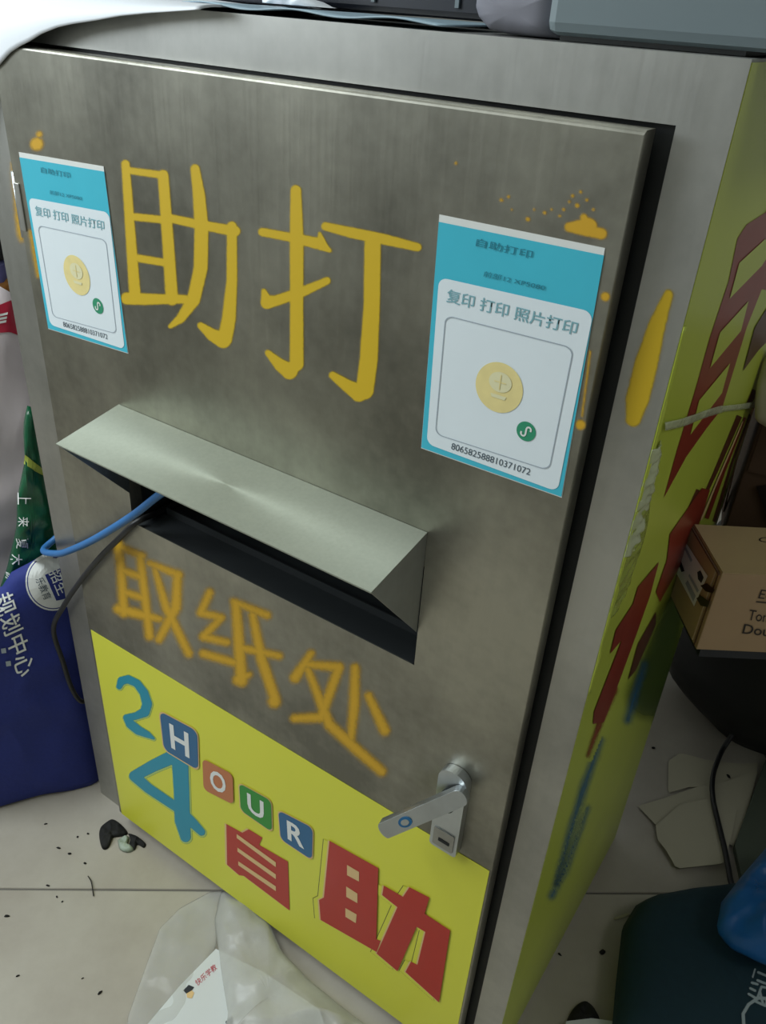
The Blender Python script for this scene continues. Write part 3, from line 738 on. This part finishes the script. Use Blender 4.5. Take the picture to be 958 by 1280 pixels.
# ------------------------------------------------------------------ left of the cabinet
BP = atz(0, 1015); BD = (atz(120, 985) - BP).normalized(); BN = Vector((BD.y, -BD.x, 0))
if BN.dot(Vector(CAM) - BP) < 0: BN = -BN
bagp = lambda k: (lambda x, y: atplane(x, y, BP - BN * k, BN))
f0 = bagp(.035)
ol = [(-110, 800), (-60, 760), (-20, 742), (2, 734), (15, 714), (32, 706), (60, 690), (84, 700), (100, 760), (116, 850), (128, 925), (134, 985), (100, 992), (60, 1000), (0, 1016), (-60, 1030), (-120, 1045)]
def clampx(L_, mx=-.088): 
    out = []
    for p in L_:
        p = p.copy()
        if p.x > mx and p.y > .0: p.x = mx
        out.append(p)
    return out
tote = empty('tote_bag', (BP + BD * -.1) * 1.0, 'royal blue tote bag with white lettering on the floor left of the cabinet', 'bag'); tote.location.z = 0
tb = pillow('bag_body', clampx([f0(x, y) for x, y in ol]), BN, .03, .05, M['tote'], tote, .004, 9, power=5, zmin=.002, seed=1)
for v in tb.data.vertices:
    if v.co.x > -.088 and v.co.y > 0: v.co.x = -.088
ct = caster([tb], .0015, bagp(.0))
def tq(p0, p1, up): return [(p0[0] + up[0], p0[1] + up[1]), (p1[0] + up[0], p1[1] + up[1]), p1, p0]
text('lettering', '规划中心', tq((-9, 748), (22, 848), (24, -11)), M['white'], tote, .01, mapper=ct)
badge = lambda r, n=40: [(66 + 34 * r * math.cos(a), 727 + 36 * r * math.sin(a)) for a in [k * 2 * math.pi / n for k in range(n)]]
def disc(name, r, off, mat):
    fn = caster([tb], off, bagp(0)); v = [fn(66, 727)]; f = []
    for j in range(1, 9):
        v += [fn(66 + 34 * r * j / 8 * math.cos(a), 727 + 36 * r * j / 8 * math.sin(a)) for a in [k * math.pi / 20 for k in range(40)]]
    f += [(0, 1 + k, 1 + (k + 1) % 40) for k in range(40)]
    for j in range(7): f += [(1 + j * 40 + k, 1 + j * 40 + (k + 1) % 40, 1 + (j + 1) * 40 + (k + 1) % 40, 1 + (j + 1) * 40 + k) for k in range(40)]
    return mesh_obj(name, v, f, mat, tote)
disc('badge_rim', 1.0, .0010, M['white']); disc('badge_rim', .94, .0014, M['tote']); disc('badge_face', .90, .0018, M['white'])
ct2 = caster([tb], .0024, bagp(0)); ct3 = caster([tb], .0030, bagp(0))
def band(name, quad, mat, fn, n=8):
    q = [Vector((x, y, 0)) for x, y in quad]
    v = [fn(*bil(q, i / n, j / n).xy) for j in range(n + 1) for i in range(n + 1)]
    return mesh_obj(name, v, [(j * (n + 1) + i, j * (n + 1) + i + 1, (j + 1) * (n + 1) + i + 1, (j + 1) * (n + 1) + i) for j in range(n) for i in range(n)], mat, tote)
band('badge_band', [(56, 718), (86, 706), (92, 745), (70, 750)], M['tote'], ct2)
text('badge_text', '乐教育', tq((44, 724), (55, 750), (10, -4)), M['darktext'], tote, .0, mapper=ct2)
text('badge_text', '招生', tq((60, 716), (72, 744), (13, -6)), M['white'], tote, .01, mapper=ct3)
for c in ((4, 813), (10, 829)): band('small_print', [(c[0] - 3, c[1] - 3), (c[0] + 3, c[1] - 4), (c[0] + 4, c[1] + 2), (c[0] - 2, c[1] + 3)], M['grey'], ct2, 2)
# green foil pouch standing in the tote
gp = bagp(.10)
ol = [(34, 507), (41, 508), (46, 530), (56, 590), (68, 640), (78, 700), (86, 745), (60, 800), (20, 820), (-14, 790), (-4, 745), (8, 712), (16, 680), (21, 655), (21, 625), (28, 590), (32, 572), (29, 545), (30, 525)]
po = empty('foil_pouch', Vector((-.2, .12, 0)), 'shiny dark green foil pouch with white characters standing between the tote and the cabinet', 'pouch')
gl = clampx([gp(x, y) for x, y in ol], -.100); po.location = (sum(gl, Vector()) / len(gl)).to_tuple(); po.location.z = min(p.z for p in gl)
pb = pillow('pouch_body', gl, BN, .016, .016, M['pouch'], po, .006, 24, power=4, seed=2)
for v in pb.data.vertices:
    if v.co.x > -.088 and v.co.y > 0: v.co.x = -.088
cp = caster([pb], .0015, gp)
for ch_, (x, y), s in (('上', (31, 623), 8), ('来', (30, 652), 6.5), ('夏', (28, 679), 7), ('木', (21, 699), 7), ('源', (14, 720), 6)):
    text('pouch_lettering', ch_, [(x + s, y - s), (x + s + 0, y + s), (x - s, y + s * .9), (x - s, y - s * .9)], M['white'], po, .0, mapper=cp)
for q, mt, o_ in (([(32, 568), (57, 590), (56, 596), (31, 580)], 'tagyel', 0), ([(47, 699), (76, 703), (78, 735), (42, 728)], 'tagyel', 0)):
    qq = [Vector((x, y, 0)) for x, y in q]; n = 6
    v = [cp(*bil(qq, i / n, j / n).xy) for j in range(n + 1) for i in range(n + 1)]
    mesh_obj('pouch_label', v, [(j * 7 + i, j * 7 + i + 1, (j + 1) * 7 + i + 1, (j + 1) * 7 + i) for j in range(6) for i in range(6)], M[mt], po)
# pale pinkish sack behind
pp = bagp(.24)
ol = [(-160, 420), (-80, 372), (-30, 358), (0, 357), (14, 366), (30, 400), (60, 470), (90, 560), (110, 680), (130, 800), (60, 880), (-60, 900), (-200, 860), (-220, 640), (-200, 500)]
sk = empty('plastic_sack', (-.4, .3, 0), 'large pale pinkish plastic sack with a crimson band, behind the tote at the left edge', 'sack')
sl = clampx([pp(x, y) for x, y in ol], -.125)
sb = pillow('sack_body', sl, BN, .06, .12, M['pink'], sk, .010, 7, power=4, zmin=.0, seed=6)
for v in sb.data.vertices:
    if v.co.x > -.095 and v.co.y > 0: v.co.x = -.095
cs_ = caster([sb], .0015, pp)
qq = [Vector(p + (0,)) for p in ((-90, 420), (38, 362), (46, 422), (-90, 440))]
def redfn(u, v):
    x = -60 + 100 * u; top = 380 - 7 * math.sin(u * 2.2); top = np.interp(x, [-60, 0, 10, 22, 40], [400, 381, 377, 371, 365]); bot = np.interp(x, [-60, 0, 12, 27, 45], [425, 416, 415, 421, 430])
    return cs_(x, top + (bot - top) * v)
cloth('sack_band', redfn, 30, 8, M['redband'], sk, 0)
for dy in (0, 4): text('sack_mark', '≡', [(-2, 393 + dy), (9, 391 + dy), (7, 403 + dy), (-3, 405 + dy)], M['white'], sk, .02, mapper=caster([sb], .003, pp)) if dy == 0 else None
# small packets above the sack
pk = bagp(.30)
tag(pillow('purple_packet', [pk(x, y) for x, y in ((-40, 322), (-10, 318), (10, 322), (14, 336), (8, 352), (-20, 362), (-44, 350))], BN, .02, .03, M['purple'], None, .004, 20, seed=8), 'small muted purple packet on top of the pale sack at the left edge', 'packet')
tag(pillow('orange_packet', [pk(x, y) for x, y in ((-30, 345), (6, 342), (18, 350), (16, 372), (-20, 380), (-40, 368))], BN, .016, .03, M['orange'], None, .004, 20, seed=9), 'dull orange packet under the purple one on the pale sack', 'packet')
tag(pillow('black_packet', [pk(x, y) for x, y in ((-40, 292), (-6, 288), (9, 292), (12, 322), (-10, 332), (-44, 326))], BN, .02, .03, M['blackbag'], None, .004, 20, seed=10), 'small black packet stacked above the purple packet', 'packet')

# debris at the lower left corner
def blob(name, pxs, z, h, mat, parent=None, seed=0, amp=.003):
    O = smooth_path([atz(x, y, 0.001) for x, y in list(pxs) + [pxs[0]]], 4)[:-1]
    return pillow(name, O, (0, 0, 1), h, .0008, mat, parent, amp, 60, 8, 60, 3, seed=seed, zmin=.0006)
tag(blob('dirt_lump', [(133, 1028), (141, 1024), (152, 1031), (160, 1042), (150, 1046), (141, 1048), (136, 1060), (128, 1061), (124, 1045), (126, 1034)], 0, .006, M['dirt'], seed=1), 'black lump of dirt at the lower left corner of the cabinet', 'dirt', )
tag(blob('dirt_clump', [(160, 1042), (170, 1045), (182, 1054), (180, 1060), (172, 1056), (168, 1063), (161, 1058), (163, 1049)], 0, .004, M['dirt'], seed=2), 'smaller black clump right of the pale green scrap by the cabinet corner', 'dirt')
tag(blob('foil_scrap', [(147, 1050), (156, 1045), (162, 1047), (160, 1056), (168, 1062), (160, 1066), (150, 1062)], 0, .005, M['foil'], seed=3), 'pale green crumpled scrap between the two black lumps', 'scrap')
def crumb(px, py, s, k, label='small dark crumb scattered on the left floor tiles'):
    c = atz(px, py, .0008); a = random.random() * 3
    sx = s; sy = s * random.uniform(.35, .9)
    O = [c + Vector((math.cos(a) * sx * math.cos(q) - math.sin(a) * sy * math.sin(q), math.sin(a) * sx * math.cos(q) + math.cos(a) * sy * math.sin(q), 0)) * random.uniform(.75, 1.2) for q in [j * math.pi / 6 for j in range(12)]]
    o = pillow('crumb', O, (0, 0, 1), s * .5, .0004, M['dirt'], None, .0004, 90, 3, 14, 2, zmin=.0002)
    tag(o, label, 'crumb', 'dark crumbs on the floor')
CR = [(57, 1030, .0035, 'topmost dark crumb on the left tiles, nearest the blue tote bag'), (73, 1060, .0042, 'dark crumb just below the topmost one on the left tiles'),
      (87, 1067, .0036, 'dark crumb in the middle of the group left of the black dirt lump'), (97, 1046, .0025, 'tiny upper crumb of the pair left of the black dirt lump'),
      (110, 1042, .0025, 'tiny crumb closest to the left side of the black dirt lump'), (106, 1079, .003, 'small crumb just above the dark fibre on the tiles'),
      (60, 1107, .0035, 'dark crumb lying on the tile joint at the left'), (71, 1121, .003, 'dark crumb just below the tile joint, left one of two'),
      (78, 1127, .002, 'speck just below the tile joint, right one of two'), (9, 1145, .0055, 'largest dark crumb, at the left edge below the tile joint'),
      (103, 1223, .0022, 'tiny crumb left of the elongated one, low on the left tile'), (125, 1241, .0045, 'elongated dark crumb low on the left tile near the clear bag'),
      (22, 1220, .003, 'brownish crumb low at the left edge of the floor'), (817, 935, .004, 'lone dark crumb on the floor left of the rearmost cream paper'),
      (911, 971, .007, 'dark crumb lying on the rearmost cream paper'), (700, 1193, .0035, 'tiny crumb on the floor beside the foot of the green cabinet side'),
      (754, 1190, .0065, 'larger dark crumb left of the dark teal bag')]
for k, (x, y, sz, lab) in enumerate(CR): crumb(x, y, sz, k, lab)
cp1 = [atz(110, 1095, .002), atz(114, 1102, .003), atz(116, 1113, .0025), atz(117, 1120, .002)]
tag(tube('hair_scrap', cp1, .0009, M['dirt'], None, 6), 'thin dark fibre lying on the tiles left of the cabinet', 'scrap')

# ------------------------------------------------------------------ clear plastic bag with a printed sheet, bottom
def dist_bag(name, pxs, h, mat, parent, seed, amp, freq, rings=22, n=150, power=2.5, zmin=.003):
    O = [atz(x, y, .004) for x, y in pxs]
    return pillow(name, O, (0, 0, 1), h, .001, mat, parent, amp, freq, rings, n, power, seed=seed, zmin=zmin)
pbg = empty('clear_plastic_bag', atz(300, 1250, 0), 'cloudy clear plastic bag lying on the floor against the cabinet foot', 'bag')
main = dist_bag('bag_film', [(268, 1340), (284, 1272), (274, 1210), (268, 1150), (276, 1114), (300, 1118), (335, 1150), (352, 1190), (385, 1225), (430, 1262), (480, 1300), (470, 1360), (330, 1380), (220, 1370)], .035, M['clear2'], pbg, 2, .010, 11)
wing = dist_bag('bag_flap', [(150, 1340), (160, 1270), (185, 1200), (200, 1160), (225, 1135), (262, 1115), (280, 1113), (276, 1160), (262, 1210), (228, 1280), (210, 1340)], .006, M['clear'], pbg, 5, .004, 14)
ppx = [(183, 1282), (225, 1232), (270, 1186), (330, 1215), (400, 1262), (420, 1330), (150, 1335)]
leaf = mesh_obj('paper_sheet', [atz(x, y, .012) for x, y in ppx] + [atz(x, y, .0112) for x, y in ppx], [(0, 1, 2, 3, 4, 5, 6), (13, 12, 11, 10, 9, 8, 7)] + [(i, (i + 1) % 7, 7 + (i + 1) % 7, 7 + i) for i in range(7)], M['whitepaper'])
tag(leaf, 'white printed paper sheet with a small logo inside the clear plastic bag', 'paper')
zp = lambda lay: (lambda x, y: atz(x, y, .0122 + .0003 * lay))
text('print_text', '快乐学教', [zp(1)(*p) for p in ((243, 1226), (268, 1204), (272, 1211), (247, 1233))], M['redband'], leaf, .0)
pxpoly('print_cap', [[(229, 1238), (236, 1231), (243, 1234), (240, 1238), (233, 1242)]], zp(1), M['blackdev'], leaf)
pxpoly('print_face', [[(233, 1242), (240, 1238), (243, 1241), (240, 1248), (234, 1247)]], zp(1), M['cream'], leaf)
pxpoly('print_corner', [[(282, 1277), (290, 1270), (294, 1284), (286, 1294)]], zp(1), M['teal_bag'], leaf)

# ------------------------------------------------------------------ right of the cabinet: pedestal table with cartons
k_ = .915
E1 = Vector((.82004745, .56353902, 0)).normalized(); E2 = Vector((-E1.y, E1.x, 0)); E3 = Vector((0, 0, 1))
V0 = Vector(CAM) + Vector(ray(903, 717)) * k_
bw, bd, bh = .34, .1034 * k_ / .95, .1152 * k_ / .95
MX = Matrix.Translation(V0 - E3 * bh) @ Matrix(((E1.x, E2.x, 0, 0), (E1.y, E2.y, 0, 0), (0, 0, 1, 0), (0, 0, 0, 1)))
zb = V0.z - bh
box = empty('toner_carton', (MX @ Vector((bw / 2, bd / 2, 0))), 'small tan toner carton with a white label on its end, leaning by the cabinet side', 'carton')
MB().box(0, bw, 0, bd, 0, bh, MX).build('carton_body', M['carton'], box, bev=.0012)
MB().box(.001, bw - .001, .0005, bd - .0005, bh, bh + .0012, MX).build('top_flap', M['cartontop'], box)
# end flaps with corrugated edges
MB().box(-.0022, 0, .012, bd - .002, .004, bh * .52, MX).build('end_flap', M['cartontop'], box, bev=.0006)
MB().box(-.0022, 0, .012, bd - .002, bh * .54, bh - .004, MX).build('end_flap', M['carton'], box, bev=.0006)
MB().box(-.0006, .0008, .006, .0085, .002, bh - .002, MX).build('flap_seam', M['cartonedge'], box)
MB().box(-.0030, -.001, .002, bd - .001, bh - .0035, bh - .0015, MX).build('flap_seam', M['cartonedge'], box)
endp = lambda lay: (lambda u, v: MX @ Vector((-.0026 - .0004 * lay, u * bd, v * bh)))
def endq(name, L_, mat, lay): return poly(name, [[endp(lay)(u, v) for u, v in L_]], mat, box)
lb = [(.14, .50), (.86, .58), (.86, .93), (.14, .85)]
def epx(pts, lay):
    p0 = endp(lay)(0, 0); n_ = -E1; return [atplane(x, y, p0, n_) for x, y in pts]
poly('label', [epx([(857, 677), (885, 720), (868, 758), (843, 711)], 1)], M['white'], box)
for q in ([(872, 715), (876, 713), (880, 722), (877, 729), (873, 724)], [(848, 702), (852, 702), (856, 714), (852, 715)]): poly('label_print', [epx(q, 2)], M['dark'], box)
for q in ([(856, 686), (858, 684), (866, 700), (864, 703)], [(861, 720), (862, 717), (874, 738), (872, 741)], [(857, 729), (860, 725), (870, 745), (867, 752)]): poly('label_print', [epx(q, 2)], M['grey'], box)
for q in ([(876, 732), (884, 729), (894, 737), (891, 742), (882, 739)], [(871, 748), (876, 744), (887, 752), (885, 759), (876, 757)]): poly('tape_mark', [epx(q, 2)], M['tape'], box)
def fpx(pts): 
    p0 = MX @ Vector((0, -.0008, 0)); return [atplane(x, y, p0, -E2) for x, y in pts]
text('box_lettering', 'Toner', fpx([(938, 762), (976, 768), (974, 780), (935, 775)]), M['tape'], box, .0)
text('box_lettering', 'Douce', fpx([(931, 780), (982, 786), (980, 798), (928, 792)]), M['tape'], box, .01)
text('box_lettering', 'Ec', fpx([(952, 737), (966, 739), (964, 750), (948, 748)]), M['tape'], box, .0)
poly('box_lettering', [fpx([(946, 751.5), (966, 753.5), (966, 755), (945.5, 753)])], M['tape'], box)
tz = lambda L_: [atz(x, y, V0.z + .0016) for x, y in L_]
text('box_lettering', 'CE', tz([(950, 671), (972, 673), (972, 679), (948, 677)]), M['tape'], box, .0)
# table
TX = lambda x, y, z: MX @ Vector((x, y, z - zb))
tbl = empty('pedestal_table', (TX(.76, .12, 0).x, TX(.76, .12, 0).y, 0), 'black pedestal table carrying the cartons right of the cabinet', 'table')
tp = [TX(.012, .012, 0), TX(.95, .012, 0), TX(.95, .42, 0), Vector((.778, .80, 0)), Vector((.778, .34, 0)), TX(.012, .07, 0)]
for p in tp: p.z = zb - .021
MB().prism(tp, (0, 0, .020)).build('table_top', M['blackdev'], tbl, bev=.003)
cxy = TX(.76, .12, 0)
tube('pedestal', [(cxy.x, cxy.y, .03), (cxy.x, cxy.y, zb - .02)], .03, M['blackdev'], tbl, 20, False)
tube('pedestal_base', [(cxy.x, cxy.y, .001), (cxy.x, cxy.y, .028)], .17, M['blackdev'], tbl, 40, False)
# dark brown carton behind it with a cream cloth on top
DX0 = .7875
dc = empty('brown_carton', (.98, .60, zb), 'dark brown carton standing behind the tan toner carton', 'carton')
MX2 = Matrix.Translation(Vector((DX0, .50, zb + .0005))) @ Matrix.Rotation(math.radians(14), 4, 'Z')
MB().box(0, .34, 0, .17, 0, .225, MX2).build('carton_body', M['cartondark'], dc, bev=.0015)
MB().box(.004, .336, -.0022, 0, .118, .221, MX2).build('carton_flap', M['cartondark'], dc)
MB().prism([MX2 @ Vector((x, -.0032, z)) for x, z in ((.02, .10), (.05, .115), (.11, .02), (.08, .008))], MX2.to_3x3() @ Vector((0, -.0008, 0))).build('black_tape', M['tape'], dc)
ol = [(946, 522), (945, 500), (949, 472), (957, 446), (985, 425), (1040, 430), (1050, 520), (1000, 545), (962, 536), (950, 528)]
tag(pillow('cream_cloth', [aty(x, y, .470) for x, y in ol], (-.3, -1, 0), .02, .06, M['paper'], None, .006, 16, seed=31), 'cream cloth bundled on top of the dark brown carton at the right edge', 'cloth')
# black bag on the floor behind
bc = Vector((.94, 1.06, 0)); v = []; f = []; nu, nv = 48, 26
for j in range(nv + 1):
    q = j / nv; z = .62 * q
    rr = .235 * (min(1, .62 + 2.2 * q) if q < .2 else 1.06 - .35 * (q - .2)) * math.sqrt(max(0, 1 - max(0, (q - .72) / .28) ** 2.2))
    for i in range(nu):
        a = 2 * math.pi * i / nu; d_ = 1 + .10 * noise.noise(Vector((math.cos(a) * 1.6, math.sin(a) * 1.6, q * 4)))
        v.append(bc + Vector((math.cos(a) * rr * d_ * 1.1, math.sin(a) * rr * d_ * .85, z)))
f = [(j * nu + i, j * nu + (i + 1) % nu, (j + 1) * nu + (i + 1) % nu, (j + 1) * nu + i) for j in range(nv) for i in range(nu)]
f.append(tuple(range(nu))); 
bb = mesh_obj('rubbish_bag', v, f, M['blackbag'], None, True); fixn(bb.data); tag(bb, 'large black rubbish bag standing on the floor under the toner carton', 'bag')
# papers on the floor
def sheet(name, pxs, z, mat, label, cat='paper', seed=0, curl=.004):
    O = resample([atz(x, y, z) for x, y in pxs], 48); c = sum(O, Vector()) / 48; v = []; n = 48
    for r in range(7):
        tt = 1 - r / 7
        for p in O:
            q = c.lerp(p, tt); q.z = z + curl * max(0, noise.noise(Vector((q.x * 9 + seed, q.y * 9, 0)))) + .0004; v.append(q)
    v.append(Vector((c.x, c.y, z + .001)))
    f = [(r * n + k, r * n + (k + 1) % n, (r + 1) * n + (k + 1) % n, (r + 1) * n + k) for r in range(6) for k in range(n)] + [(6 * n + k, 6 * n + (k + 1) % n, 7 * n) for k in range(n)]
    o = mesh_obj(name, v, f, mat); md = o.modifiers.new('t', 'SOLIDIFY'); md.thickness = .0006
    return tag(o, label, cat)
sheet('paper_sheet', [(836, 952), (850, 942), (880, 950), (925, 955), (948, 954), (944, 975), (900, 984), (860, 985), (835, 992)], .0015, M['paper'], 'cream paper sheet farthest back on the floor beneath the black rubbish bag', seed=1)
sheet('paper_sheet', [(798, 1008), (830, 998), (868, 985), (905, 978), (948, 962), (938, 1000), (925, 1040), (916, 1060), (880, 1030), (822, 1034)], .0045, M['paper'], 'middle cream paper sheet crossed by the black cord', seed=2)
sheet('paper_sheet', [(820, 1032), (850, 1006), (900, 996), (922, 1010), (915, 1045), (905, 1080), (846, 1086), (832, 1062), (822, 1050)], .0090, M['paper'], 'nearest cream paper sheet with a clipped lower left corner', seed=3)
gb = MB().prism([atz(x, y, .0) for x, y in ((925, 1105), (916, 1062), (955, 955), (1010, 940), (1010, 1100))], (0, 0, .015)).build('plastic_tray', M['greybox'], None, bev=.002)
gb.location.z = .0
tag(gb, 'grey-green plastic tray on the floor at the right edge beside the papers', 'tray')
cord = [atz(925, 905, .06), atz(905, 935, .016), atz(896, 955, .016), atz(891, 975, .0165), atz(892, 1000, .0165), atz(900, 1035, .0165), atz(906, 1060, .0165), atz(911, 1085, .0185), atz(915, 1105, .019), atz(930, 1150, .019)]
tag(tube('power_cable', cord, .0052, M['blackcable']), 'black power cord crossing the cream papers on the right', 'cord')
# dark teal bag and blue film bag, lower right
ol = [(795, 1132), (812, 1122), (860, 1113), (915, 1106), (1000, 1110), (1050, 1300), (950, 1400), (760, 1380), (764, 1300), (770, 1230), (778, 1160)]
tlb = empty('teal_bag', atz(880, 1220, 0), 'dark teal cloth bag with white print in the lower right corner', 'bag')
tm = pillow('bag_body', [atz(x, y, .045) for x, y in ol], (0, 0, 1), .04, .043, M['teal_bag'], tlb, .004, 8, power=6, seed=12, zmin=.001)
ctl = caster([tm], .0015, lambda x, y: atz(x, y, .09))
wp = spray('white_bag_print', (.38, .46, .48), grain=.2)
paint('white_print', [[(960, 1249, 4), (948, 1248, 4), (936, 1256, 4), (929, 1268, 4), (930, 1284, 4)], [(944, 1212, 2), (941, 1222, 2)],
                      [(936, 1243, 3), (946, 1249, 3)], [(938, 1236, 3), (944, 1239, 3)], [(940, 1229, 3), (947, 1231, 3)],
                      [(950, 1240, 3), (954, 1256, 3)], [(947, 1226, 3), (962, 1232, 3)], [(944, 1252, 3), (957, 1258, 3), (962, 1236, 3), (952, 1234, 3), (946, 1250, 3)], [(948, 1216, 3), (962, 1222, 3)]], ctl, wp, tlb, 1.2, 1.8)
ol = [(902, 1128), (925, 1098), (962, 1055), (1020, 1050), (1040, 1180), (985, 1215), (945, 1198), (915, 1182), (896, 1160)]
tag(pillow('blue_film_bag', [atz(x, y, .13) for x, y in ol], (0, 0, 1), .03, .04, M['bluefilm'], None, .010, 18, power=3, seed=14), 'crumpled translucent blue plastic bag on top of the dark teal bag', 'bag')
# bits at the bottom edge
tag(blob('rubber_lump', [(707, 1280), (716, 1262), (730, 1252), (744, 1262), (750, 1278), (735, 1290), (715, 1292)], 0, .012, M['dirt'], seed=21), 'black rounded lump on the floor at the bottom edge', 'lump')
tag(sheet('paper_scrap', [(708, 1277), (740, 1273), (775, 1278), (790, 1310), (700, 1310)], .016, M['whitepaper'], 'pale paper scrap overlapping the black lump at the bottom edge', 'paper', 5), None)
tag(blob('straw_bit', [(768, 1147), (785, 1142), (789, 1144), (770, 1150)], 0, .002, M['paper'], seed=22), 'thin pale straw bit lying left of the dark teal bag', 'scrap')
